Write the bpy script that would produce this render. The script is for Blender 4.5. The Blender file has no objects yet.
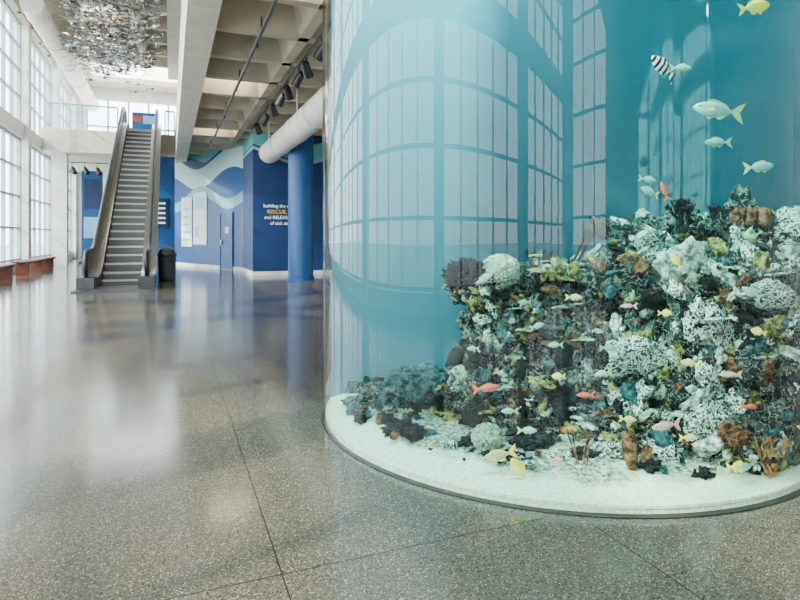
import bpy, bmesh, math, random
from mathutils import Vector, Matrix, noise
from mathutils.bvhtree import BVHTree
random.seed(11)
SC = bpy.context.scene
COL = SC.collection
ANG = math.radians(21.7)
cA, sA = math.cos(ANG), math.sin(ANG)
def L(x, z, h):          # local frame of the tank (turned 21.7 deg against the hall axis)
    return Vector((x*cA+z*sA, -x*sA+z*cA, h))
CX,CZ,R=1.13,4.36,1.70
TC=L(CX,CZ,0)

# ------------------------------------------------------------ materials
def newmat(name):
    m = bpy.data.materials.new(name); m.use_nodes = True
    nt = m.node_tree; nt.nodes.clear()
    out = nt.nodes.new('ShaderNodeOutputMaterial')
    return m, nt, out
def principled(nt, out, col=(.8,.8,.8), rough=.5, metal=0, spec=.5, emis=None, es=0):
    b = nt.nodes.new('ShaderNodeBsdfPrincipled')
    b.inputs['Base Color'].default_value = (*col, 1)
    b.inputs['Roughness'].default_value = rough
    b.inputs['Metallic'].default_value = metal
    b.inputs['Specular IOR Level'].default_value = spec
    if emis:
        b.inputs['Emission Color'].default_value = (*emis, 1)
        b.inputs['Emission Strength'].default_value = es
    nt.links.new(b.outputs[0], out.inputs[0])
    return b
def coords(nt, kind='Object'):
    return nt.nodes.new('ShaderNodeTexCoord').outputs[kind]
def math_n(nt, op, a, b=None):
    n = nt.nodes.new('ShaderNodeMath'); n.operation = op
    for i, v in enumerate((a, b)):
        if v is None: continue
        if isinstance(v, (int, float)): n.inputs[i].default_value = v
        else: nt.links.new(v, n.inputs[i])
    return n.outputs[0]
def mixc(nt, fac, a, b):
    n = nt.nodes.new('ShaderNodeMix'); n.data_type = 'RGBA'
    if isinstance(fac, (int, float)): n.inputs[0].default_value = fac
    else: nt.links.new(fac, n.inputs[0])
    for i, v in ((6, a), (7, b)):
        if isinstance(v, tuple): n.inputs[i].default_value = (*v, 1)
        else: nt.links.new(v, n.inputs[i])
    return n.outputs[2]
def ramp(nt, fac, stops, interp='LINEAR'):
    r = nt.nodes.new('ShaderNodeValToRGB'); r.color_ramp.interpolation = interp
    e = r.color_ramp.elements
    while len(e) < len(stops): e.new(.5)
    for i, (p, c) in enumerate(stops):
        e[i].position = p; e[i].color = (*c, 1)
    nt.links.new(fac, r.inputs[0]); return r.outputs[0]
def noise_n(nt, vec, scale, detail=3, rough=.5):
    n = nt.nodes.new('ShaderNodeTexNoise')
    n.inputs['Scale'].default_value = scale; n.inputs['Detail'].default_value = detail
    n.inputs['Roughness'].default_value = rough
    nt.links.new(vec, n.inputs['Vector']); return n.outputs[0]
def bump(nt, b, h, st=.3, dist=.02):
    n = nt.nodes.new('ShaderNodeBump'); n.inputs['Strength'].default_value = st
    n.inputs['Distance'].default_value = dist
    nt.links.new(h, n.inputs['Height']); nt.links.new(n.outputs[0], b.inputs['Normal'])
def plain(name, col, rough=.5, metal=0, var=.12, scale=3, emis=None, es=0, bmp=0):
    m, nt, out = newmat(name)
    b = principled(nt, out, col, rough, metal, emis=emis, es=es)
    nz = noise_n(nt, coords(nt), scale, 4)
    d = tuple(max(0, c*(1-var)) for c in col); u = tuple(min(1, c*(1+var)) for c in col)
    nt.links.new(ramp(nt, nz, [(.3, d), (.7, u)]), b.inputs['Base Color'])
    if bmp: bump(nt, b, nz, bmp, .01)
    return m

M = {}
M['paint'] = plain('white_paint', (.74,.74,.70), .6)
M['frame'] = plain('window_frame_paint', (.33,.42,.46), .4)
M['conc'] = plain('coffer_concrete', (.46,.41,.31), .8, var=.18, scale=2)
M['recess_shade'] = plain('coffer_recess_shade', (.13,.115,.085), .85, var=.2, scale=2)  # coffer concrete darkened, so the depth shade is put into the colour
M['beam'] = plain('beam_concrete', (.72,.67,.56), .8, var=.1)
M['steel'] = plain('brushed_steel', (.55,.54,.50), .28, 1, var=.1, scale=8)
M['bronze'] = plain('bronze_panel', (.13,.110,.08), .35, .4, var=.15)
M['black'] = plain('black_rubber', (.012,.012,.014), .35)
M['dark'] = plain('dark_metal', (.05,.055,.06), .35, .4)
M['blue'] = plain('blue_paint', (.006,.085,.27), .45)
M['deepblue'] = plain('navy_paint', (.004,.025,.09), .45)
M['duct'] = plain('duct_paint', (.78,.76,.70), .45)
M['wood'] = plain('bench_wood', (.16,.04,.02), .4, var=.3, scale=12)
M['white'] = plain('poster_white', (.85,.89,.91), .5, var=.05)
M['outside'] = plain('outside_ground', (.45,.47,.45), .9)
M['yellow'] = plain('sign_yellow', (.9,.60,.03), .5)
M['textwhite'] = plain('sign_white', (.85,.88,.9), .5, emis=(.8,.9,1), es=.3)
M['red'] = plain('banner_red', (.6,.03,.02), .5)

def terrazzo():
    m, nt, out = newmat('terrazzo')
    b = principled(nt, out, rough=.14, spec=.75)
    co = coords(nt)
    v = nt.nodes.new('ShaderNodeTexVoronoi'); v.inputs['Scale'].default_value = 150
    nt.links.new(co, v.inputs['Vector'])
    sep = nt.nodes.new('ShaderNodeSeparateColor'); nt.links.new(v.outputs['Color'], sep.inputs[0])
    chips = ramp(nt, sep.outputs[0], [(0,(.014,.012,.009)),(.3,(.058,.050,.038)),(.6,(.110,.096,.074)),(.85,(.18,.16,.125)),(1,(.38,.35,.29))])
    matrix = mixc(nt, math_n(nt,'LESS_THAN', v.outputs['Distance'], .50), (.088,.079,.061), chips)
    big = noise_n(nt, co, .35, 3)
    sx = nt.nodes.new('ShaderNodeSeparateXYZ'); nt.links.new(co, sx.inputs[0])
    wv = math_n(nt,'MULTIPLY', math_n(nt,'SINE', math_n(nt,'MULTIPLY', sx.outputs[0], 1.5)), .7)
    d1 = math_n(nt,'ABSOLUTE', math_n(nt,'SUBTRACT', math_n(nt,'SUBTRACT', sx.outputs[1], 9.0), wv))
    d2 = math_n(nt,'ABSOLUTE', math_n(nt,'ADD', math_n(nt,'SUBTRACT', sx.outputs[1], 12.2), wv))
    band = math_n(nt,'MULTIPLY', math_n(nt,'MAXIMUM', math_n(nt,'LESS_THAN', d1, .28), math_n(nt,'LESS_THAN', d2, .4)), .65)
    c = mixc(nt, band, matrix, (.015,.028,.055))
    mul = nt.nodes.new('ShaderNodeMix'); mul.data_type='RGBA'; mul.blend_type='MULTIPLY'; mul.inputs[0].default_value=1
    nt.links.new(c, mul.inputs[6]); nt.links.new(ramp(nt, big, [(.3,(.8,.8,.8)),(.7,(1.15,1.12,1.08))]), mul.inputs[7])
    c = mul.outputs[2]
    def joint(ch, off, sp):
        a = math_n(nt,'FRACT', math_n(nt,'DIVIDE', math_n(nt,'ADD', math_n(nt,'SUBTRACT', ch, off), 100*sp), sp))
        a = math_n(nt,'MINIMUM', a, math_n(nt,'SUBTRACT', 1.0, a))
        return math_n(nt,'LESS_THAN', math_n(nt,'MULTIPLY', a, sp), .0027)
    j = math_n(nt,'MAXIMUM', joint(sx.outputs[0], .40, 1.37), joint(sx.outputs[1], 2.23, 2.74))
    c = mixc(nt, j, c, (.010,.009,.007))
    nt.links.new(c, b.inputs['Base Color'])
    rr = nt.nodes.new('ShaderNodeMapRange'); rr.inputs[3].default_value=.09; rr.inputs[4].default_value=.20
    nt.links.new(noise_n(nt, co, 1.3, 5), rr.inputs[0]); nt.links.new(rr.outputs[0], b.inputs['Roughness'])
    bump(nt, b, noise_n(nt, co, 2.5, 2), .08, .01)
    return m
M['floor'] = terrazzo()

def mural(name, bands, base=(.008,.085,.32)):
    m, nt, out = newmat(name)
    b = principled(nt, out, rough=.45)
    sx = nt.nodes.new('ShaderNodeSeparateXYZ'); nt.links.new(coords(nt), sx.inputs[0])
    c = base
    for (h, amp, k, ph, hw, col) in bands:
        w = math_n(nt,'MULTIPLY', math_n(nt,'SINE', math_n(nt,'ADD', math_n(nt,'MULTIPLY', sx.outputs[0], k), ph)), amp)
        w = math_n(nt,'ABSOLUTE', math_n(nt,'SUBTRACT', math_n(nt,'SUBTRACT', sx.outputs[2], h), w))
        c = mixc(nt, math_n(nt,'LESS_THAN', w, hw), c, col)
    nt.links.new(c, b.inputs['Base Color'])
    return m
TEAL=(.16,.50,.55); PALE=(.50,.75,.74)
M['mural'] = mural('wave_mural', [(4.7,.25,1.1,.5,.30,TEAL),(4.0,.35,1.1,2.2,.42,PALE),(4.5,.3,1.1,2.0,.05,(.005,.06,.2)),(2.85,.3,1.3,4.6,.20,TEAL)], base=(.006,.08,.26))
M['mural2'] = mural('wave_mural_front', [(4.35,.28,1.5,2.2,.28,TEAL),(4.0,.28,1.5,2.4,.05,(.3,.5,.55))], base=(.004,.035,.13))

def thin_glass(name, tint=(1,1,1), f0=.04, scale=.9, rough=0.0):
    m, nt, out = newmat(name)
    t = nt.nodes.new('ShaderNodeBsdfTransparent'); t.inputs[0].default_value=(*tint,1)
    g = nt.nodes.new('ShaderNodeBsdfGlossy'); g.inputs['Roughness'].default_value=rough
    lw = nt.nodes.new('ShaderNodeLayerWeight'); lw.inputs[0].default_value=.5
    f = math_n(nt,'ADD', math_n(nt,'MULTIPLY', math_n(nt,'POWER', lw.outputs['Facing'], 4.0), scale), f0)
    mx = nt.nodes.new('ShaderNodeMixShader'); nt.links.new(f, mx.inputs[0])
    nt.links.new(t.outputs[0], mx.inputs[1]); nt.links.new(g.outputs[0], mx.inputs[2])
    nt.links.new(mx.outputs[0], out.inputs[0]); return m
M['acrylic'] = thin_glass('tank_acrylic', (.96,.99,.99), .024, .85)
M['glass'] = thin_glass('window_glass', (.96,.99,1), .03, .5)
M['railglass'] = thin_glass('rail_glass', (.75,.92,.95), .08, .5)
def watermat():
    m, nt, out = newmat('tank_water')
    t = nt.nodes.new('ShaderNodeBsdfTransparent'); nt.links.new(t.outputs[0], out.inputs[0])
    a = nt.nodes.new('ShaderNodeVolumeAbsorption'); a.inputs['Color'].default_value=(.25,.95,.92,1); a.inputs['Density'].default_value=.27
    nt.links.new(a.outputs[0], out.inputs[1]); return m
M['water'] = watermat()
def backdrop():
    m, nt, out = newmat('tank_backdrop')
    b = principled(nt, out, rough=.05, spec=.35)
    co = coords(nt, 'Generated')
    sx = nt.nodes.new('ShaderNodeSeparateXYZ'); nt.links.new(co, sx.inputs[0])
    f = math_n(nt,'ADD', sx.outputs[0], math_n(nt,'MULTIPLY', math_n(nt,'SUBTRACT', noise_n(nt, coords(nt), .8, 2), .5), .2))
    c = ramp(nt, f, [(0,(.13,.27,.35)),(.36,(.085,.22,.29)),(.50,(.016,.068,.098)),(1,(.007,.05,.07))])  # teal water haze, lighter left and darker right, put into the colour
    nt.links.new(c, b.inputs['Base Color'])
    return m
M['backdrop'] = backdrop()
def sandmat():
    m, nt, out = newmat('pale_sand')
    b = principled(nt, out, rough=.9)
    co = coords(nt)
    c = ramp(nt, noise_n(nt, co, 60, 4), [(.35,(.46,.62,.42)),(.6,(.70,.86,.62))])
    g = ramp(nt, noise_n(nt, co, 35, 6, .7), [(.38,(.015,.03,.025)),(.47,(.13,.17,.12)),(.58,(.42,.52,.38))])
    vd = nt.nodes.new('ShaderNodeVectorMath'); vd.operation='DISTANCE'; nt.links.new(co, vd.inputs[0]); vd.inputs[1].default_value=(TC.x,TC.y,.1)
    mr = nt.nodes.new('ShaderNodeMapRange'); mr.inputs[1].default_value=1.40; mr.inputs[2].default_value=1.53
    nt.links.new(math_n(nt,'ADD',vd.outputs['Value'],math_n(nt,'MULTIPLY',math_n(nt,'SUBTRACT',noise_n(nt,co,4.5,5),.5),.45)), mr.inputs[0])
    nt.links.new(mixc(nt, mr.outputs[0], g, c), b.inputs['Base Color']); bump(nt, b, noise_n(nt, co, 40, 3), .4, .015); return m
M['sand'] = sandmat()
def reefmat(name, stops, sc, bs=.6, net=None):
    m, nt, out = newmat(name)
    b = principled(nt, out, rough=.85, spec=.2)
    co = coords(nt)
    n1 = noise_n(nt, co, sc, 6, .65)
    c = ramp(nt, n1, stops)
    if net:
        n2 = noise_n(nt, co, net[0], 5, .6)
        w = math_n(nt,'ABSOLUTE', math_n(nt,'SUBTRACT', n2, .5))
        c = mixc(nt, math_n(nt,'LESS_THAN', w, net[1]), c, net[2])
    nt.links.new(c, b.inputs['Base Color']); bump(nt, b, noise_n(nt, co, sc*4, 4), bs, .04)
    return m
WH=(.74,.92,.76)
M['rock'] = reefmat('reef_rock', [(.36,(.001,.003,.004)),(.50,(.004,.010,.012)),(.60,(.03,.05,.045)),(.66,(.14,.19,.13)),(.72,(.006,.018,.02))], 11, net=(22,.009,(.32,.42,.32)))  # near-black noise tones paint the shade of cavities into the rock
M['rockdark'] = reefmat('dark_rock', [(.35,(.001,.003,.004)),(.6,(.008,.016,.016)),(.72,(.06,.09,.07))], 12)
CORALS = []
def cm(k, a, b, net=None, sc=26):
    M[k] = reefmat(k, [(.42,a),(.62,b)], sc, .7, net); CORALS.append(k)
cm('coral_white', (.08,.16,.12), (.74,.92,.76))
cm('coral_lace', (.008,.03,.03), (.08,.16,.13), (40,.038,WH))
cm('coral_mint', (.04,.12,.08), (.34,.56,.34), (60,.02,(.65,.8,.6)))
cm('coral_olive', (.03,.035,.01), (.40,.42,.12))
cm('coral_pink', (.12,.05,.05), (.60,.36,.33))
cm('coral_brown', (.03,.013,.005), (.28,.15,.07))
cm('coral_teal', (.003,.03,.033), (.05,.17,.17))
cm('coral_dark', (.001,.003,.004), (.010,.016,.015))
cm('coral_orange', (.22,.09,.02), (.58,.30,.10))
def stripes(name, a, b, sc, axis='X', soft=.5):
    m, nt, out = newmat(name)
    bs = principled(nt, out, rough=.35)
    w = nt.nodes.new('ShaderNodeTexWave'); w.bands_direction=axis; w.inputs['Scale'].default_value=sc; w.inputs['Distortion'].default_value=.6
    nt.links.new(coords(nt), w.inputs['Vector'])
    nt.links.new(ramp(nt, w.outputs[1], [(soft-.08,a),(soft+.08,b)]), bs.inputs['Base Color']); return m
M['fish_bw'] = stripes('fish_black_white', (.01,.01,.01),(.85,.9,.85), 1.6)
M['fish_silver'] = plain('fish_silver', (.22,.52,.48), .3, .2)
M['fish_fin'] = plain('fish_fin_green', (.36,.58,.20), .4)
M['fish_yellow'] = plain('fish_yellow', (.80,.72,.10), .4)
M['fish_pork'] = stripes('fish_striped', (.50,.46,.08),(.45,.52,.42), 3.5, 'Z')
M['fish_red'] = plain('fish_red', (.60,.10,.05), .4)
M['fish_pink'] = plain('fish_pink', (.55,.34,.32), .4)
M['fish_mint'] = plain('fish_pale', (.22,.44,.34), .4)
M['eye'] = plain('fish_eye', (.01,.01,.01), .1)
M['riser'] = stripes('grooved_riser', (.05,.055,.055),(.14,.15,.145), 14, 'X')
M['nose'] = plain('step_nosing', (.42,.44,.42), .35, .3)
M['flake'] = plain('sculpture_metal', (.40,.40,.40), .22, .9)
M['lit_print'] = plain('glowing_print', (.1,.3,.5), .3, emis=(.3,.6,.9), es=.6)  # emission added to poster and banner print, which is no lamp

# ------------------------------------------------------------ mesh builder
_ico = {}
def ico(sub):
    if sub not in _ico:
        bm = bmesh.new(); bmesh.ops.create_icosphere(bm, subdivisions=sub, radius=1)
        bm.verts.ensure_lookup_table()
        _ico[sub] = ([v.co.copy() for v in bm.verts], [tuple(v.index for v in f.verts) for f in bm.faces]); bm.free()
    return _ico[sub]
class MB:
    def __init__(s): s.v=[]; s.f=[]; s.m=[]
    def add(s, vs, fs, mi=0):
        o=len(s.v); s.v+= [Vector(v) for v in vs]
        for f in fs: s.f.append(tuple(i+o for i in f)); s.m.append(mi)
    def hexa(s, p, mi=0):
        s.add(p, [(0,3,2,1),(4,5,6,7),(0,1,5,4),(1,2,6,5),(2,3,7,6),(3,0,4,7)], mi)
    def box(s, x0,x1,y0,y1,z0,z1, mi=0):
        s.hexa([(x0,y0,z0),(x1,y0,z0),(x1,y1,z0),(x0,y1,z0),(x0,y0,z1),(x1,y0,z1),(x1,y1,z1),(x0,y1,z1)], mi)
    def tube(s, pts, rad, n=8, mi=0, cap=True):
        pts=[Vector(p) for p in pts]
        if not isinstance(rad,(list,tuple)): rad=[rad]*len(pts)
        vs=[]; up=None
        for i,p in enumerate(pts):
            d=(pts[min(i+1,len(pts)-1)]-pts[max(i-1,0)]).normalized()
            if up is None: up = Vector((0,0,1)) if abs(d.z)<.9 else Vector((1,0,0))
            a=d.cross(up).normalized(); b=a.cross(d).normalized(); up=b
            for k in range(n):
                t=2*math.pi*k/n; vs.append(p+(a*math.cos(t)+b*math.sin(t))*rad[i])
        fs=[]
        for i in range(len(pts)-1):
            for k in range(n):
                fs.append((i*n+k,i*n+(k+1)%n,(i+1)*n+(k+1)%n,(i+1)*n+k))
        if cap: fs.append(tuple(range(n))[::-1]); fs.append(tuple((len(pts)-1)*n+k for k in range(n)))
        s.add(vs,fs,mi)
    def lump(s, c, r, sub=3, amp=.3, fr=2.0, seed=0, mi=0, rot=None, fix=None):
        vs,fs=ico(sub); c=Vector(c); off=Vector((seed*3.7,seed*1.3,seed*9.1)); o=[]
        for v in vs:
            k=1+amp*(noise.fractal(v*fr+off,1.0,2.0,5))
            q=Vector((v.x*r[0]*k,v.y*r[1]*k,v.z*r[2]*k))
            if rot: q=rot@q
            q=c+q
            if fix: q=fix(q)
            o.append(q)
        s.add(o,fs,mi)
    def ribbon(s, path, d0, d1, x0, x1, mi=0, zmin=None):
        for (ya,za),(yb,zb) in zip(path,path[1:]):
            q=[za+d0,zb+d0,za+d1,zb+d1]
            if zmin is not None: q=[max(zmin,t) for t in q]
            if q[2]-q[0]<.001 and q[3]-q[1]<.001: continue
            s.hexa([(x0,ya,q[0]),(x1,ya,q[0]),(x1,yb,q[1]),(x0,yb,q[1]),(x0,ya,q[2]),(x1,ya,q[2]),(x1,yb,q[3]),(x0,yb,q[3])],mi)
    def obj(s, name, mats, parent=None, smooth=False, loc=None, rotz=0):
        me=bpy.data.meshes.new(name); me.from_pydata([tuple(v) for v in s.v],[],s.f)
        for k in mats: me.materials.append(M[k])
        me.polygons.foreach_set('material_index', s.m)
        me.polygons.foreach_set('use_smooth',[smooth]*len(s.f)); me.update()
        ob=bpy.data.objects.new(name,me); COL.objects.link(ob)
        if loc: ob.location=loc
        ob.rotation_euler=(0,0,rotz)
        if parent: ob.parent=parent
        return ob
def empty(name, loc=(0,0,0)):
    e=bpy.data.objects.new(name,None); COL.objects.link(e); e.location=loc; return e

# ------------------------------------------------------------ room shell
XL,XR,YB,YF,HT = -5.2, 9.0, -10.0, 38.0, 10.0
SLB, SLT = 5.2, 6.0
b=MB(); b.box(XL-.3,XR+.3,YB-.3,YF+.3,-.2,0); b.obj('floor',['floor'])
b=MB(); b.box(-90,XL-.32,-90,110,-.35,-.15); b.box(XL-.32,40,-90,YB-.32,-.35,-.15); b.obj('ground_outside',['outside'])
def ribs(b,x0,x1,y0,y1,zb,zt,cx,cy,wb,wt,mi=0):
    n=int((x1-x0)/cx+.5)
    for i in range(n+1):
        x=x0+i*cx
        b.hexa([(x-wb,y0,zb),(x+wb,y0,zb),(x+wb,y1,zb),(x-wb,y1,zb),(x-wt,y0,zt),(x+wt,y0,zt),(x+wt,y1,zt),(x-wt,y1,zt)],mi)
    n=int((y1-y0)/cy+.5)
    for i in range(n+1):
        y=y0+i*cy
        b.hexa([(x0,y-wb,zb),(x1,y-wb,zb),(x1,y+wb,zb),(x0,y+wb,zb),(x0,y-wt,zt),(x1,y-wt,zt),(x1,y+wt,zt),(x0,y+wt,zt)],mi)
b=MB()
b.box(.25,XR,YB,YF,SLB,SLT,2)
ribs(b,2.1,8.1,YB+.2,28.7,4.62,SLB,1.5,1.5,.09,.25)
for i in range(26):
    y=YB+.2+i*1.5
    b.hexa([(.6,y-.09,4.62),(2.1,y-.09,4.62),(2.1,y+.09,4.62),(.6,y+.09,4.62),(.6,y-.25,SLB),(2.1,y-.25,SLB),(2.1,y+.25,SLB),(.6,y+.25,SLB)])
b.box(.22,.66,YB,YF,4.5,SLT+.12,1)
b.obj('ceiling',['conc','beam','recess_shade'])
b=MB(); b.box(XL,.22,28.9,YF,5.0,SLT,0); b.obj('balcony_slab',['beam'])
b=MB()
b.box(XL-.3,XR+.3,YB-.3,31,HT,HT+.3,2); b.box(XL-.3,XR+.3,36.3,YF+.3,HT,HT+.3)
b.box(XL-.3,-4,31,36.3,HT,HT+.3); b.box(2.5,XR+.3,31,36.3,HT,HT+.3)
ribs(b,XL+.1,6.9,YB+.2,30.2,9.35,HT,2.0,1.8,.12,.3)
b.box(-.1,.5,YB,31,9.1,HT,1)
b.obj('ceiling_upper',['conc','beam','recess_shade'])
NB=8; BW=6.0
b=MB()
b.box(XL-.3,XL,YB,YF,0,.35); b.box(XL-.3,XL,YB,YF,9.4,HT)
b.box(XL-.3,XL+.05,YB,YF,5.0,5.55)
for i in range(NB+1):
    y=YB+i*BW; b.box(XL-.35,XL+.18,max(YB,y-.28),min(YF,y+.28),0,HT)
b.obj('wall_left',['paint'])
for i in range(NB):
    y0=YB+i*BW+.28; y1=y0+BW-.56
    w=MB()
    for k in range(6):
        y=y0+k*(y1-y0)/5; t=.035
        w.box(XL-.2,XL-.08,y-t,y+t,.35,9.4)
    for z in (.42,1.6,2.8,3.9,4.95,5.6,6.6,7.6,8.5,9.35): w.box(XL-.2,XL-.09,y0,y1,z-.035,z+.035)
    w.add([(XL-.14,y0,.35),(XL-.14,y1,.35),(XL-.14,y1,9.4),(XL-.14,y0,9.4)],[(0,1,2,3)],1)
    w.obj('window_%d'%(i+1),['frame','glass'])
b=MB()
b.box(XL,-4.6,YB-.3,YB,0,HT); b.box(-1.2,XR,YB-.3,YB,0,HT); b.box(-4.6,-1.2,YB-.3,YB,0,.4); b.box(-4.6,-1.2,YB-.3,YB,8.5,HT)
b.obj('wall_back',['paint'])
w=MB()
for k in range(4):
    x=-4.6+k*3.4/3; w.box(x-.04,x+.04,YB-.2,YB-.08,.4,8.5)
for z in (.44,1.8,3.2,4.6,6,7.2,8.46): w.box(-4.6,-1.2,YB-.2,YB-.09,z-.04,z+.04)
w.add([(-4.6,YB-.14,.4),(-1.2,YB-.14,.4),(-1.2,YB-.14,8.5),(-4.6,YB-.14,8.5)],[(0,1,2,3)],1)
w.obj('window_9',['frame','glass'])
b=MB(); b.box(XL,XR,YF,YF+.3,0,6.3); b.box(XL,XR,YF,YF+.3,9.3,HT); b.box(XL,-4.5,YF,YF+.3,6.3,9.3); b.box(1,XR,YF,YF+.3,6.3,9.3)
b.obj('wall_front',['paint'])
w=MB()
for k in range(6):
    x=-4.5+k*5.5/5; w.box(x-.05,x+.05,YF+.05,YF+.15,6.3,9.3)
w.box(-4.5,1,YF+.05,YF+.15,7.7,7.8)
w.add([(-4.5,YF+.1,6.3),(1,YF+.1,6.3),(1,YF+.1,9.3),(-4.5,YF+.1,9.3)],[(0,1,2,3)],1)
w.obj('window_10',['frame','glass'])
b=MB(); b.box(XR,XR+.3,YB,YF,0,HT); b.obj('wall_right',['paint'])
b=MB(); b.box(-4.9,-4.3,29.6,30.1,0,5.0); b.obj('wall_pier',['paint'])
d=MB()
d.box(-4.2,-4.1,37.85,37.99,0,2.5,0); d.box(-2.3,-2.2,37.85,37.99,0,2.5,0); d.box(-4.1,-2.3,37.85,37.99,2.35,2.5,0)
d.box(-4.1,-3.23,37.9,37.96,0,2.35,1); d.box(-3.17,-2.3,37.9,37.96,0,2.35,1); d.box(-3.3,-3.25,37.84,37.9,.9,1.3,2);d.box(-3.15,-3.1,37.84,37.9,.9,1.3,2)
d.obj('door_1',['steel','deepblue','steel'])

ws=math.atan2(-5.5,2.3); wl=math.hypot(2.3,5.5)
b=MB(); b.box(0,wl,-.0,.2,0,5.19,0); b.box(0,wl,-.02,0,0,.14,1)
wave=b.obj('wall_mural',['mural','paint'],loc=(.2,27.5,0),rotz=ws)
p=MB(); p.box(.75,1.75,-.035,-.003,.85,2.95,0); 
for k in range(5): p.box(.9,1.6,-.04,-.035,1.1+k*.32,1.2+k*.32,1)
p.obj('wall_poster',['white','lit_print'],loc=(.2,27.5,0),rotz=ws)
p=MB(); p.box(1.9,3.1,-.035,-.003,.95,3.1,0); p.box(2.05,2.95,-.04,-.035,2.4,2.9,1); p.box(2.05,2.4,-.04,-.035,1.25,1.7,1)
p.obj('wall_poster',['white','lit_print'],loc=(.2,27.5,0),rotz=ws)
p=MB(); p.box(4.25,4.3,-.05,-.002,0,2.15,1); p.box(5.2,5.25,-.05,-.002,0,2.15,1); p.box(4.25,5.25,-.05,-.002,2.15,2.2,1); p.box(4.3,5.2,-.03,-.004,.01,2.15,0); p.box(4.4,4.44,-.09,-.03,.95,1.15,2)
p.box(4.65,4.95,-.035,-.03,1.4,1.65,3)
p.obj('door_2',['blue','blue','steel','white'],loc=(.2,27.5,0),rotz=ws)
b=MB(); b.box(0,6.5,0,2.8,0,5.18,0); b.box(-.02,6.5,-.02,0,0,.14,1); b.box(-.02,0,0,2.8,0,.14,1)
b.obj('wall_exhibit',['mural2','paint'],loc=(2.5,19.2,0))
sg=empty('wall_sign_text',(2.83,19.17,0))
def txt(s,x,z,size,mat):
    cu=bpy.data.curves.new('lettering','FONT'); cu.body=s; cu.size=size; cu.extrude=.006; cu.offset=.001
    cu.materials.append(M[mat]); o=bpy.data.objects.new('lettering_'+s.split()[0].lower(),cu); COL.objects.link(o)
    o.location=(x,0,z); o.rotation_euler=(math.pi/2,0,0); o.parent=sg
txt('building the responsible',0,2.24,.155,'textwhite'); txt('RESCUE, REHAB',.12,2.04,.175,'yellow')
txt('and RELEASE',.03,1.86,.155,'textwhite'); txt('of sick and injured',.22,1.67,.155,'textwhite')
b=MB(); b.box(-.75,.2,28.2,28.4,0,4.9,0); b.box(-.7,-.1,28.12,28.2,1.7,3.0,1)
for k in range(5): b.box(-.62,-.2,28.1,28.12,1.85+k*.22,1.93+k*.22,2)
b.obj('information_board',['blue','deepblue','textwhite'])
b=MB(); b.box(-3.9,-3.0,31,31.12,0,4.4,0); b.box(-3.8,-3.1,30.97,31,1.2,2.2,1); b.box(-3.8,-3.1,30.97,31,2.6,4.0,2); b.box(-4.0,-2.9,30.9,31.3,0,.1,3)
b.obj('exhibit_banner',['blue','lit_print','deepblue','dark'])
def lathe(b,cx,cy,prof,n=32,mi=0):
    vs=[];fs=[]
    for (r,z) in prof:
        for k in range(n):
            t=2*math.pi*k/n; vs.append((cx+r*math.cos(t),cy+r*math.sin(t),z))
    for i in range(len(prof)-1):
        for k in range(n): fs.append((i*n+k,i*n+(k+1)%n,(i+1)*n+(k+1)%n,(i+1)*n+k))
    fs.append(tuple(range(n))[::-1]); fs.append(tuple((len(prof)-1)*n+k for k in range(n)))
    b.add(vs,fs,mi)
b=MB(); lathe(b,3.58,16.9,[(.40,0),(.40,.1),(.37,.12),(.37,4.3),(.42,4.4),(.42,4.62)],48)
b.obj('blue_column',['blue'],smooth=False)
b=MB(); b.tube([(3.0,y,4.0) for y in (7.2,10,13,16,19.15)],.32,24)
for y in (8,10.2,12.4,14.6,16.8,18.9): b.tube([(3.0,y-.03,4.0),(3.0,y+.03,4.0)],.34,24)
for y in (9,13,17):
    b.box(2.66,2.68,y,y+.03,3.95,4.62); b.box(3.32,3.34,y,y+.03,3.95,4.62)
b.obj('ventilation_duct',['duct'],smooth=False)
b=MB(); b.tube([(-4.2,y,8.9) for y in (22,27,32,37.9)],.35,20)
for y in (23,26,29,32,35): b.tube([(-4.2,y-.03,8.9),(-4.2,y+.03,8.9)],.38,20); b.box(-4.21,-4.19,y,y+.03,9.2,9.99)
b.obj('ventilation_duct',['duct'])
b=MB(); b.tube([(1.3,5.6,4.42),(1.3,24,4.42)],.03,8)
for y in range(6,23,3): b.tube([(1.3,y,4.42),(1.3,y,4.65)],.015,6); b.tube([(1.3,y+.5,4.42),(1.3,y+.5,4.33)],.02,6)
b.obj('sprinkler_pipe',['dark'])
b=MB(); b.box(2.26,2.32,8,18,4.52,4.56)
for i,y in enumerate((9.2,10.3,11.0,12.1,12.8,13.9,15.2,16.5)):
    b.tube([(2.29,y,4.54),(2.29,y,4.36)],.012,6)
    d=Vector((.4 if i%2 else -.35,.5,-.75)).normalized(); c=Vector((2.29,y,4.30))
    b.tube([c-d*.16,c-d*.12,c+d*.1,c+d*.14],[.04,.075,.085,.09],12); b.box(2.26,2.32,y-.02,y+.02,4.3,4.42)
b.obj('track_spotlights',['black'])
b=MB(); b.box(-4.2,-2.4,29.6,29.65,4.6,4.64)
for x in (-4.1,-3.6,-3.1,-2.6):
    b.tube([(x,29.62,4.62),(x,29.62,4.4)],.012,6); b.tube([(x,29.62,4.42),(x+.06,29.55,4.3),(x+.14,29.45,4.12)],[.04,.09,.1],12)
b.obj('track_spotlights',['black'])

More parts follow.
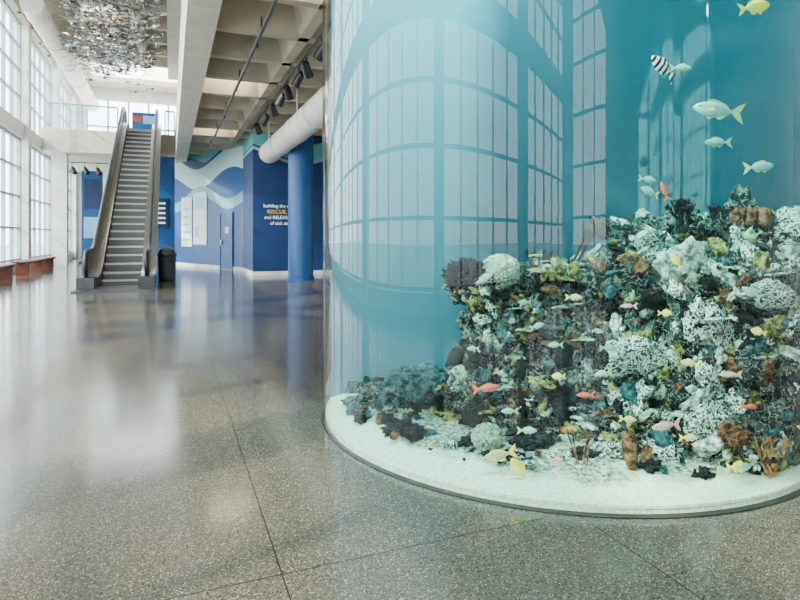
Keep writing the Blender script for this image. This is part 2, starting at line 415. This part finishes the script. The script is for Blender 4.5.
# ------------------------------------------------------------ escalator
T30=math.tan(math.radians(30)); Y1,Y2=17.2,27.59
def zl(y):
    def r(t): return 0 if t<-.6 else (T30*(t+.6)**2/2.4 if t<.6 else T30*t)
    return r(y-Y1)-r(y-Y2)
ys=[15.9]+[16.2+.2*i for i in range(64)]
ys=[y for y in ys if y<=28.85]+[28.88]
path=[(y,zl(y)) for y in ys]
E=empty('escalator',(0,0,0))
XA,XB=-2.05,-.37
for nm,x0,x1 in (('left',XA,XA+.34),('right',XB-.34,XB)):
    b=MB(); b.ribbon(path,-.35,.24,x0,x1,0,zmin=.005)
    b.ribbon(path,.24,.27,x0-.01,x1+.01,1)
    b.obj('skirt_'+nm,['bronze','steel'],E)
    xm=(x0+x1)/2
    b=MB(); b.ribbon(path,.27,.9,xm-.04,xm+.04,0)
    N=10; c=(15.9,.6)
    arc=[(c[0]-.30*math.sin(math.pi*k/N), c[1]-.30*math.cos(math.pi*k/N)) for k in range(N+1)]
    vs=[(xm-.04,y,z) for y,z in arc]+[(xm+.04,y,z) for y,z in arc]; n=N+1
    b.add(vs,[tuple(range(n))[::-1],tuple(range(n,2*n))]+[(k,k+1,n+k+1,n+k) for k in range(N)],0)
    b.obj('balustrade_panel_'+nm,['bronze'],E)
    b=MB()
    hp=[(xm,15.9-.33*math.sin(math.pi*k/N), .6-.33*math.cos(math.pi*k/N)) for k in range(N+1)]
    hp+=[(xm,y,z+.93) for y,z in path[1:]]
    hp+=[(xm,28.9+.3*math.sin(math.pi*k/N), 6.62+.31*math.cos(math.pi*k/N)) for k in range(1,N+1)]
    b.tube(hp,.055,10); b.obj('handrail_'+nm,['black'],E,smooth=True)
    b=MB(); b.box(x0-.02,x1+.02,15.55,15.95,.0,.3); b.obj('newel_base_'+nm,['dark'],E)
b=MB()
for i in range(28):
    y=16.75+.4*i; z=min(6.0,max(.03,zl(y+.2)))
    b.box(XA+.36,XB-.36,y,y+.4,max(.0,z-.42),z,0)
    if z>.05: b.box(XA+.36,XB-.36,y-.02,y+.06,z-.055,z+.002,1)
b.obj('steps',['riser','nose'],E)
b=MB(); b.box(XA-.05,XB+.05,14.9,16.75,0,.025); b.box(XA+.36,XB-.36,16.55,16.78,.0,.05); b.obj('landing_plate',['dark'],E)
b=MB(); b.ribbon([q for q in path if q[0]>17.0],-1.15,-.36,XA+.03,XB-.03,0,zmin=.004); b.obj('truss_cladding',['bronze'],E)
b=MB()
for (xa,xb) in ((XL+.2,XA-.15),(XB+.15,.2)):
    n=max(1,int((xb-xa)/1.1))
    for k in range(n+1):
        x=xa+(xb-xa)*k/n; b.box(x-.025,x+.025,28.95,29.0,SLT,SLT+1.08,0)
    b.box(xa,xb,28.93,29.02,SLT+1.06,SLT+1.12,0)
    b.add([(xa,28.97,SLT+.08),(xb,28.97,SLT+.08),(xb,28.97,SLT+1.05),(xa,28.97,SLT+1.05)],[(0,1,2,3)],1)
b.obj('balcony_railing',['frame','railglass'])
b=MB()
for k in range(28):
    y=YB+.2+k*1.4; b.box(.4,.45,y,y+.05,SLT+.12,SLT+1.1,0)
b.box(.38,.47,YB+.2,29,SLT+1.08,SLT+1.14,0); b.add([(.42,YB+.2,SLT+.15),(.42,29,SLT+.15),(.42,29,SLT+1.05),(.42,YB+.2,SLT+1.05)],[(0,1,2,3)],1)
b.obj('balcony_railing',['frame','railglass'])
b=MB(); b.box(-1.75,-.65,31.5,31.6,SLT,SLT+1.45,0); b.box(-1.7,-1.3,31.47,31.5,SLT+1.0,SLT+1.25,1); b.box(-1.25,-.7,31.47,31.5,SLT+.9,SLT+1.3,2)
b.obj('upper_level_banner',['blue','red','lit_print'])
b=MB(); lathe(b,-.08,18.3,[(.22,0),(.24,.03),(.25,.7),(.27,.72),(.27,.78),(.25,.80),(.2,.90),(.10,.96)],24)
b.box(-.2,.04,18.03,18.08,.78,.88,1)
b.obj('trash_can',['dark','black'])
for y0 in (15.5,22.0):
    b=MB()
    for k in range(3): b.box(-4.75+.16*k,-4.62+.16*k,y0,y0+5,.42,.47)
    for y in (y0+.3,y0+2.5,y0+4.6): b.box(-4.72,-4.34,y,y+.08,0,.42); b.box(-4.75,-4.3,y-.02,y+.1,.38,.42)
    b.obj('wooden_bench',['wood'])
b=MB()
for i in range(2100):
    t=random.random(); a=random.gauss(0,1); c=random.gauss(0,1)
    p=Vector((-2.1+a*.75+.40*math.sin(t*6), 18.5+t*9.5, 8.3+c*.33+.25*math.sin(t*9)))
    if p.x<-3.5 or p.x>-.2 or p.z>9.2: continue
    Rm=Matrix.Rotation(random.uniform(0,6.28),3,'Z')@Matrix.Rotation(random.uniform(-1.1,1.1),3,'X')
    s=random.uniform(.08,.19)
    b.add([p+Rm@Vector(q)*s for q in ((-1,0,0),(-.3,.35,.05),(.8,0,0),(-.3,-.35,.05),(1.25,.3,0),(1.25,-.3,0))],[(0,3,2,1),(2,5,4)],0)
    if i%9==0: b.tube([p,(p.x,p.y,9.4)],.004,3,1)
b.obj('hanging_fish_sculpture',['flake','dark'])

# ------------------------------------------------------------ aquarium
TK=empty('aquarium_tank',(0,0,0))
def cyl(name,r,z0,z1,mat,caps,n=160,smooth=True):
    b=MB(); vs=[];fs=[]
    for z in (z0,z1):
        for k in range(n):
            t=2*math.pi*k/n; vs.append((TC.x+r*math.cos(t),TC.y+r*math.sin(t),z))
    for k in range(n): fs.append((k,(k+1)%n,n+(k+1)%n,n+k))
    if caps: fs+= [tuple(range(n))[::-1],tuple(range(n,2*n))]
    b.add(vs,fs); o=b.obj(name,[mat],TK,smooth=False)
    if smooth:
        for p in o.data.polygons: p.use_smooth = len(p.vertices)==4
    return o
cyl('acrylic_shell',R,.006,4.2,'acrylic',False)
cyl('water_body',R-.02,.03,4.17,'water',True)
b=MB(); lathe(b,TC.x,TC.y,[(R+.008,0),(R+.008,.005),(R-.03,.006)],96); b.obj('base_ring',['black'],TK)
b=MB(); lathe(b,TC.x,TC.y,[(R+.04,4.2),(R+.04,4.62)],96); b.obj('top_collar',['beam'],TK)
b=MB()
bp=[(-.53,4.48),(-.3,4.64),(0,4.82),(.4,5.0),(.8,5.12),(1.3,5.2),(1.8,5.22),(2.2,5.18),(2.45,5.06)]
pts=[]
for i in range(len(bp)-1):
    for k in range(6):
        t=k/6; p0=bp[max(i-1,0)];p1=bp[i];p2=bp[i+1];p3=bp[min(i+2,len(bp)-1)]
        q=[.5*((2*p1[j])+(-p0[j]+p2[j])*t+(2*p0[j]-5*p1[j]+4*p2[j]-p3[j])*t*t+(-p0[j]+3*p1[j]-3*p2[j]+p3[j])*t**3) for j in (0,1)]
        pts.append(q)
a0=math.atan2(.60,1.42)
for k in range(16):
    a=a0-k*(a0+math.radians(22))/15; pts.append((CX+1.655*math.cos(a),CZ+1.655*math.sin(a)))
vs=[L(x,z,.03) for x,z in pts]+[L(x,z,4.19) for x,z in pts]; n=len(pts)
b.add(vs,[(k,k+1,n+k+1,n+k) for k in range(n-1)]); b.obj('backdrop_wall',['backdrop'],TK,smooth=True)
b=MB(); NR,NA=24,96; vs=[]
for i in range(NR+1):
    r=(R-.025)*i/NR
    for k in range(NA):
        t=2*math.pi*k/NA; x=TC.x+r*math.cos(t); y=TC.y+r*math.sin(t)
        h=.045+.07*min(1,(1-i/NR)*4)+.03*noise.noise(Vector((x*3,y*3,0)))*min(1,(1-i/NR)*6)+.012*noise.noise(Vector((x*12,y*12,3)))*min(1,(1-i/NR)*6)
        vs.append((x,y,h))
fs=[(i*NA+k,(i+1)*NA+k,(i+1)*NA+(k+1)%NA,i*NA+(k+1)%NA) for i in range(NR) for k in range(NA)]
b.add(vs,fs)
b.add([(TC.x+(R-.025)*math.cos(2*math.pi*k/NA),TC.y+(R-.025)*math.sin(2*math.pi*k/NA),z) for z in (.007,.045) for k in range(NA)],[(k,(k+1)%NA,NA+(k+1)%NA,NA+k) for k in range(NA)])
b.obj('sand_bed',['sand'],TK,smooth=True)
def inside(q,rm=1.6):
    d=Vector((q.x-TC.x,q.y-TC.y)); l=d.length
    if l>rm: q=Vector((TC.x+d.x/l*rm,TC.y+d.y/l*rm,q.z))
    q.z=max(q.z,.03)
    return q
REEF=empty('coral_reef',(0,0,0))
RL=[((.78,4.05,.42),(.32,.3,.40)),((.62,4.0,.92),(.24,.24,.14)),((.92,4.15,.82),(.32,.32,.24)),((1.25,4.1,.60),(.38,.4,.48)),((1.3,4.2,.95),(.34,.3,.16)),
    ((1.8,4.0,.6),(.45,.42,.55)),((1.85,4.1,1.14),(.38,.3,.25)),((2.25,3.95,.7),(.38,.38,.6)),((2.25,3.95,1.2),(.32,.3,.22)),
    ((1.5,3.62,.35),(.33,.26,.33)),((1.95,3.45,.42),(.33,.26,.40)),((1.02,3.72,.28),(.30,.22,.26)),((2.2,3.5,.5),(.28,.3,.48)),((.62,3.75,.18),(.20,.2,.14)),
    ((.25,4.15,.14),(.2,.16,.11)),((.42,4.0,.2),(.16,.16,.14)),((1.75,3.75,.85),(.32,.25,.28)),((2.4,4.3,.9),(.25,.3,.5)),((2.05,3.6,.95),(.3,.25,.2)),((1.45,4.0,1.0),(.25,.25,.13)),
    ((1.35,3.35,.16),(.22,.16,.12)),((1.8,3.15,.16),(.2,.14,.14)),((2.1,3.2,.2),(.2,.15,.2)),((.85,3.45,.12),(.15,.12,.08)),((-.15,4.25,.1),(.15,.12,.06))]
b=MB()
for i,(c,r) in enumerate(RL):
    b.lump(L(*c),r,5,.85,2.1,i+1,0,Matrix.Rotation(-ANG,3,'Z'),inside)
b.obj('live_rock',['rock'],REEF,smooth=False)
tree=BVHTree.FromPolygons(b.v,b.f)
groups={k:MB() for k in CORALS}
def put(kind,p,nrm,r,flat=(.3,.8),amp=.65):
    g=groups[kind]
    q=nrm.to_track_quat('Z','Y').to_matrix()@Matrix.Rotation(random.uniform(0,6.28),3,'Z')
    g.lump(p,(r*random.uniform(.7,1.7),r*random.uniform(.6,1.1),r*random.uniform(*flat)),3 if r>.03 else 2,amp,1.7,random.random()*50,0,q,inside)
def surf(xa=.2,xb=2.75):
    x=random.uniform(xa,xb)
    if random.random()<.75:
        h=random.uniform(.08,1.5); o=L(x,2.2,h); d=(L(x+random.uniform(-.3,.3),5,h-.3)-o).normalized()
    else:
        z=random.uniform(3.2,4.5); o=L(x,z,3); d=Vector((0,0,-1))
    hit=tree.ray_cast(o,d)
    if hit[0] is None: return None
    n=hit[1]
    if n.dot(d)>0: n=-n
    return x,hit[0],n
for i in range(22):
    s=surf(1.4,2.6)
    if not s: continue
    x,p,n=s; put('coral_lace' if random.random()<.75 else 'coral_white',p,n,random.uniform(.08,.14),(.25,.45),.8)
wts=['coral_white']*4+['coral_lace']*4+['coral_mint']*4+['coral_olive']*8+['coral_pink']*2+['coral_brown']*6+['coral_teal']*6+['coral_dark']*4+['coral_orange']*2
cnt=0
while cnt<1050:
    s=surf()
    if not s: continue
    x,p,n=s; k=random.choice(wts); r=random.choice((.014,.018,.025,.035,.045,.055))
    nv=noise.noise(Vector((p.x*3.2,p.y*3.2,p.z*4.6)))
    if nv<-.06 and random.random()<.8:
        k=random.choice(['coral_dark','coral_dark','coral_teal','coral_brown'])  # near-black lumps clustered to stand for shaded gaps under ledges
        if random.random()<.5: cnt+=1; continue
    elif nv>.2 and random.random()<.5: k=random.choice(['coral_white','coral_lace','coral_mint'])
    if x<1.0 and p.z<.72 and random.random()<.35: k='coral_dark'; r*=1.3
    if x>1.5 and random.random()<.20: k='coral_lace' if random.random()<.6 else 'coral_white'; r*=1.1
    elif k=='coral_white': r*=.75
    if k in('coral_orange','coral_pink'): r*=.6
    put(k,p,n,r); cnt+=1
for i in range(170):
    s=surf()
    if not s: continue
    x,p,n=s; k=random.choice(['coral_teal','coral_olive','coral_brown','coral_white','coral_dark','coral_mint','coral_olive'])
    for j in range(random.choice((2,3,4))):
        d=(n+Vector((random.uniform(-.6,.6),random.uniform(-.6,.6),random.uniform(.2,1.2)))).normalized(); l=random.uniform(.03,.075); r=random.uniform(.004,.010)
        groups[k].tube([p,p+d*l*.5+Vector((0,0,.004)),p+d*l],[r*.8,r*1.1,r*.7],6)
for i in range(70):
    s=surf()
    if not s: continue
    x,p,n=s; k=random.choice(['coral_white','coral_mint','coral_olive','coral_lace','coral_brown'])
    r=random.uniform(.03,.08); fl=Vector((n.x,n.y,0)); p=p+fl*r*.5
    groups[k].lump(p,(r,r,r*.14),3,.7,1.5,i,0,Matrix.Rotation(random.uniform(-.3,.3),3,'X'),inside)
for i in range(800):
    a=random.uniform(0,6.28); rr=random.uniform(.3,1.54); x=CX+rr*math.cos(a); z=CZ+rr*math.sin(a)
    if z>4.7: continue
    if random.random()<.6 and rr>1.45: continue
    k=random.choice(['coral_dark','coral_mint','coral_white','coral_olive','coral_brown','coral_teal','coral_lace','coral_dark','coral_teal'])
    r=random.choice((.009,.012,.016,.022,.032))
    if x<.45 and z>3.6: r*=1.3; k=random.choice(['coral_teal','coral_dark','coral_olive','coral_teal','coral_mint'])
    put(k,L(x,z,.105),Vector((0,0,1)),r)
for i in range(190):
    x=random.uniform(-.38,.6); z=random.uniform(3.7,4.75)
    if (x-CX)**2+(z-CZ)**2>2.35: continue
    put(random.choice(['coral_teal','coral_dark','coral_dark','coral_olive','coral_teal','coral_brown']),L(x,z,.11),Vector((0,0,1)),random.uniform(.02,.055),(.5,1.1))
names={'coral_white':'white_encrusting_coral','coral_lace':'lace_coral','coral_mint':'star_coral','coral_olive':'olive_mound_coral','coral_pink':'pink_encrusting_coral','coral_brown':'brown_mound_coral','coral_teal':'teal_mound_coral','coral_dark':'dark_gaps_and_growth','coral_orange':'orange_encrusting_coral'}
for k,g in groups.items():
    if g.v: g.obj(names[k],[k],REEF,smooth=True)
def ball(name,x,z,h,r,mat,amp=.15,fr=5):
    g=MB(); g.lump(L(x,z,h),(r,r,r*.85),5,amp,fr,x*10,0,None,inside); g.obj(name,[mat],smooth=True)
ball('brain_coral',.44,3.85,1.03,.125,'coral_dark',.5,7)
ball('brain_coral',.67,3.85,1.07,.125,'coral_mint',.2,7)
ball('brain_coral',.5,3.3,.15,.09,'coral_mint')
ball('brain_coral',1.72,3.0,.27,.07,'coral_brown',.3,6)
ball('brain_coral',1.15,3.15,.14,.07,'coral_lace',.4)
g=MB()
for (x,z,h,r) in ((.28,4.0,.18,.13),(.12,3.95,.13,.09),(.0,3.6,.1,.07),(.1,3.5,.1,.06),(.5,3.7,.15,.1),(.42,3.35,.1,.06),(1.3,3.0,.1,.05),(1.9,3.05,.12,.07),(1.55,2.95,.08,.04),(.75,3.3,.12,.08),(1.0,3.15,.1,.06),(.6,3.15,.09,.05)): g.lump(L(x,z,h),(r*1.3,r,r*.7),4,.7,1.8,x*7,0,None,inside)
g.obj('dark_boulders',['rockdark'])
def branch(g,p,d,l,r,dep,spread,mi=0,n=6):
    q=p+d*l*.5+Vector((random.uniform(-1,1),random.uniform(-1,1),0))*l*.08; e=q+(d+Vector((random.uniform(-.2,.2),random.uniform(-.2,.2),.1))).normalized()*l*.5
    g.tube([p,q,e],[r,r*.85,r*.7],n,mi)
    if dep>0:
        for k in range(random.choice((2,2,3))):
            nd=(d+Vector((random.uniform(-1,1),random.uniform(-1,1),random.uniform(-.2,.7)))*spread).normalized()
            branch(g,e,nd,l*.78,r*.7,dep-1,spread,mi,n)
def bcoral(name,x,z,h,size,mat,stems=4,spread=.6,dep=3,r=.012):
    g=MB(); p=L(x,z,h)
    for k in range(stems):
        branch(g,p+Vector((random.uniform(-.03,.03),random.uniform(-.03,.03),0)),Vector((random.uniform(-.6,.6),random.uniform(-.6,.6),1)).normalized(),size*.38,r,dep,spread)
    g.obj(name,[mat],smooth=True)
bcoral('branching_coral',1.90,2.98,.07,.19,'coral_orange',5,.6,3,.008)
bcoral('branching_coral',.96,3.05,.08,.18,'coral_brown',3,.4,3,.008)
bcoral('branching_coral',1.92,3.85,1.3,.24,'coral_dark',5,.4,3,.010)
bcoral('branching_coral',2.06,3.75,1.25,.24,'coral_dark',4,.4,3,.010)
bcoral('branching_coral',1.22,4.1,1.05,.36,'coral_dark',2,.15,2,.014)
bcoral('branching_coral',.96,4.1,1.0,.24,'coral_dark',3,.2,2,.014)
bcoral('branching_coral',.7,3.5,.12,.18,'coral_brown',3,.3)
bcoral('branching_coral',2.5,3.9,1.2,.25,'coral_teal',4,.4)
# sea fans: flat branching nets standing across the current
def seafan(x,z,h,size,mat,turn=0):
    g=MB(); ax=L(math.cos(turn),math.sin(turn),0); up=Vector((0,0,1)); p0=L(x,z,h)
    def rec(p,a,l,r,dep):
        e=p+(ax*math.sin(a)+up*math.cos(a))*l
        g.tube([p,(p+e)/2+ax*random.uniform(-.003,.003),e],[r,r*.9,r*.75],5)
        if dep>0:
            for da in (-.42,.1,.46): 
                if dep<4 and random.random()<.18: continue
                rec(e,a+da+random.uniform(-.12,.12),l*.74,r*.72,dep-1)
    rec(p0,0,size*.28,.009,4)
    g.obj('sea_fan',[mat],smooth=True)
seafan(.50,3.62,.14,.40,'coral_teal',.2)
seafan(.72,3.60,.16,.26,'coral_brown',-.3)
seafan(1.62,3.35,.50,.24,'coral_olive',.3)
seafan(2.28,3.55,1.10,.28,'coral_dark',0)
def vase(g,p,d,l,r,mi=0):
    d=d.normalized(); prof=[(0,.5),(.25,.85),(.6,1.1),(.9,1.0),(1,.95),(.95,.7),(.6,.6)]
    g.tube([p+d*l*t for t,_ in prof],[r*k for _,k in prof],14,mi)
g=MB(); vase(g,L(1.2,2.98,.08),Vector((-.15,0,1)),.21,.036); vase(g,L(1.26,3.0,.08),Vector((.3,0,1)),.13,.025); g.obj('vase_sponge',['coral_brown'],smooth=True)
g=MB()
for k,dx in enumerate((0,.08,.17)): vase(g,L(2.14+dx,3.7,1.36),Vector((.2,-.1,1)),.12,.042)
g.obj('tube_sponge',['coral_brown'],smooth=True)
g=MB()
for k in range(5): vase(g,L(.95+.06*k,3.85,1.0),Vector((random.uniform(-.4,.4),0,1)),.1+.03*(k%3),.03)
g.obj('tube_sponge',['coral_olive'],smooth=True)
g=MB()
def P(x,z,h): return L(.12+x,4.02+z,h)
for (h0,h1,a0,a1) in ((.1,.15,.15,.16),(.15,.33,.13,.165),(.33,.37,.185,.19)):
    g.hexa([P(-a0,-a0*.7,h0),P(a0,-a0*.7,h0),P(a0,a0*.7,h0),P(-a0,a0*.7,h0),P(-a1,-a1*.7,h1),P(a1,-a1*.7,h1),P(a1,a1*.7,h1),P(-a1,a1*.7,h1)])
for k in range(5): g.lump(P(-.12+.06*k,-.11,.24),(.02,.02,.07),2,.2,2,k)
for k in range(6): g.lump(P(random.uniform(-.14,.14),random.uniform(-.08,.08),.37),(.05,.05,.03),3,.5,2,k+9)
g.obj('sunken_planter',['coral_teal'])

# ------------------------------------------------------------ fish
def fishmesh(name,mat,finmat,deep=.42,thick=.16,fork=.5):
    b=MB(); n=12; st=[(-.5,.02),(-.47,.28),(-.40,.55),(-.28,.85),(-.12,1.0),(.05,.93),(.2,.68),(.32,.38),(.40,.2),(.44,.22)]
    vs=[]
    for x,k in st:
        for j in range(n):
            t=2*math.pi*j/n; vs.append((x,thick/2*k*math.cos(t),deep/2*k*math.sin(t)+(-.01 if x<0 else 0)))
    fs=[(i*n+j,i*n+(j+1)%n,(i+1)*n+(j+1)%n,(i+1)*n+j) for i in range(len(st)-1) for j in range(n)]
    fs+= [tuple(range(n))[::-1],tuple((len(st)-1)*n+j for j in range(n))]
    b.add(vs,fs,0)
    D=deep
    def fin(pts,mi=1,t=.006):
        k=len(pts); v=[(x,-t,z) for x,z in pts]+[(x,t,z) for x,z in pts]
        b.add(v,[tuple(range(k))[::-1],tuple(range(k,2*k))]+[(i,(i+1)%k,k+(i+1)%k,k+i) for i in range(k)],mi)
    fin([(.40,.04),(.55,.17),(.68,.24),(.60,.05),(.56,0),(.60,-.05),(.68,-.24),(.55,-.17),(.40,-.04)])
    fin([(-.2,D*.42),(-.15,D*.62),(-.02,D*.66),(.12,D*.55),(.25,D*.42),(.32,D*.2),(.1,D*.35)])
    fin([(.02,-D*.40),(.1,-D*.58),(.2,-D*.5),(.3,-D*.2),(.15,-D*.3)])
    fin([(-.2,-D*.42),(-.12,-D*.66),(-.02,-D*.5),(-.08,-D*.4)])
    for s in (-1,1):
        b.add([(-.22,s*thick*.45,0),(-.08,s*thick*.75,.03),(-.05,s*thick*.8,-.06),(-.18,s*thick*.5,-.06)],[(0,1,2,3)],1)
        vs,f2=ico(1); b.add([Vector((-.37,s*thick*.32,D*.09))+v*.022 for v in vs],f2,2)
    me=bpy.data.meshes.new(name); me.from_pydata([tuple(v) for v in b.v],[],b.f)
    for k in (mat,finmat,'eye'): me.materials.append(M[k])
    me.polygons.foreach_set('material_index',b.m); me.polygons.foreach_set('use_smooth',[m==0 for m in b.m]); return me
FM={'snapper':fishmesh('snapper','fish_silver','fish_fin',.36),'spade':fishmesh('spadefish','fish_bw','fish_bw',.46),'tang':fishmesh('tang','fish_yellow','fish_yellow',.5),
    'grunt':fishmesh('grunt','fish_pork','fish_yellow',.36),'squirrel':fishmesh('squirrelfish','fish_red','fish_red',.3),'wrasse':fishmesh('wrasse','fish_pink','fish_pink',.26),'chromis':fishmesh('chromis','fish_mint','fish_mint',.38)}
NM={'snapper':'silver_green_fish','spade':'striped_fish','tang':'yellow_fish','grunt':'striped_grunt_fish','squirrel':'red_fish','wrasse':'pink_fish','chromis':'small_green_fish'}
FL=[('snapper',2.07,3.8,2.13,.34,0,8),('spade',1.63,3.6,2.36,.22,20,35),('tang',2.22,3.6,2.73,.20,180,10),('squirrel',1.6,3.5,1.58,.12,0,70),
 ('chromis',2.3,4.2,1.98,.2,0,0),('snapper',1.55,3.6,1.58,.14,15,20),('squirrel',.51,3.35,.42,.16,180,8),('grunt',.50,2.99,.16,.19,0,-15),('tang',.60,2.94,.12,.14,0,60),
 ('wrasse',.80,2.95,.14,.13,0,30),('wrasse',1.35,2.95,.33,.19,20,0),('wrasse',1.71,3.0,.58,.12,0,0),('squirrel',1.02,3.2,.42,.1,0,0),('chromis',1.16,3.2,.68,.1,180,0),
 ('chromis',.91,3.4,.66,.09,0,0),('grunt',1.48,2.95,.27,.1,180,0),('tang',1.73,2.95,.12,.12,180,0),('chromis',1.88,3.1,1.0,.12,0,30),('tang',1.60,3.35,1.16,.10,0,60),('snapper',1.75,2.93,.13,.11,200,0),
 ('chromis',.75,3.5,.9,.08,0,0),('grunt',1.0,3.3,.95,.1,180,0),('wrasse',1.3,3.3,.9,.1,0,0),('tang',.9,3.3,.5,.08,0,0),('wrasse',.3,3.4,.2,.08,0,0),
 ('chromis',1.85,4.3,1.72,.14,180,-10),('grunt',1.55,3.1,.62,.11,0,10),('snapper',.62,3.3,.3,.1,0,0),('chromis',.8,3.35,.78,.09,180,20),
 ('snapper',1.1,3.15,.55,.1,0,-10),('wrasse',2.1,3.0,.3,.1,0,20),('chromis',.45,3.6,.6,.08,0,0),
 ('snapper',2.5,4.0,1.78,.22,180,5),('chromis',2.1,4.3,2.55,.17,180,0),('tang',1.95,3.15,.78,.09,0,15),('grunt',1.25,3.15,.30,.1,180,-5),('tang',1.45,3.15,.88,.08,180,0),('squirrel',1.85,3.05,.40,.09,180,0),('snapper',.7,3.15,.24,.11,180,0)]
for (k,x,z,h,s,yaw,pit) in FL:
    o=bpy.data.objects.new(NM[k],FM[k]); COL.objects.link(o); o.location=L(x,z,h); o.scale=(s*.85,)*3
    o.rotation_euler=(0,math.radians(pit),-ANG+math.radians(yaw))

# ------------------------------------------------------------ lights
def area(name,loc,sx,sy,e,col=(1,1,1),rot=(0,0,0),portal=False,shape='RECTANGLE'):
    l=bpy.data.lights.new(name,'AREA'); l.shape=shape; l.size=sx
    if shape=='RECTANGLE': l.size_y=sy
    l.energy=e; l.color=col
    if portal: l.cycles.is_portal=True
    o=bpy.data.objects.new(name,l); COL.objects.link(o); o.location=loc; o.rotation_euler=rot; return o
area('window_portal_left',(XL-.4,14,4.9),9.2,48,1,rot=(0,math.radians(-90),0),portal=True)
area('window_portal_back',(-2.9,YB-.35,4.4),3.6,8.4,1,rot=(math.radians(90),0,0),portal=True)
for (x,z,e) in ((.35,3.85,95),(1.15,3.8,105),(1.95,3.85,95),(1.1,4.6,50)):
    area('tank_lamp',L(x,z,4.14),.45,.45,e,(.92,1,.93),shape='DISK')
for y in (-4,2,8,14,20): area('ceiling_fill',(5.0 if y<8 else 1.3,y,5.1),.9,.9,75,(1,.88,.70))  # unseen area lights added as interior fill, under both ceilings
for y in (8,16,24): area('ceiling_fill',(-2.5,y,9.9),1.2,1.2,220,(1,.90,.75))
sl=bpy.data.lights.new('sun','SUN'); sl.energy=8.0; sl.angle=.02; sl.color=(1,.92,.78)
so=bpy.data.objects.new('sun',sl); COL.objects.link(so)
so.rotation_euler=Vector((.80,.25,-.62)).to_track_quat('-Z','Y').to_euler()
W=bpy.data.worlds.new('sky'); SC.world=W; W.use_nodes=True; nt=W.node_tree
bg=nt.nodes['Background']
tc=nt.nodes.new('ShaderNodeTexCoord'); sx=nt.nodes.new('ShaderNodeSeparateXYZ'); nt.links.new(tc.outputs['Generated'],sx.inputs[0])
nt.links.new(ramp(nt,sx.outputs[2],[(0,(1,.99,.96)),(.5,(.78,.90,1))]),bg.inputs[0]); bg.inputs[1].default_value=11.5

cam=bpy.data.cameras.new('camera'); co=bpy.data.objects.new('camera',cam); COL.objects.link(co)
co.location=(0,0,1.3); co.rotation_euler=(math.pi/2,0,-ANG)
cam.sensor_width=36; cam.lens=26.0; cam.shift_y=-.08; cam.clip_end=300
SC.camera=co
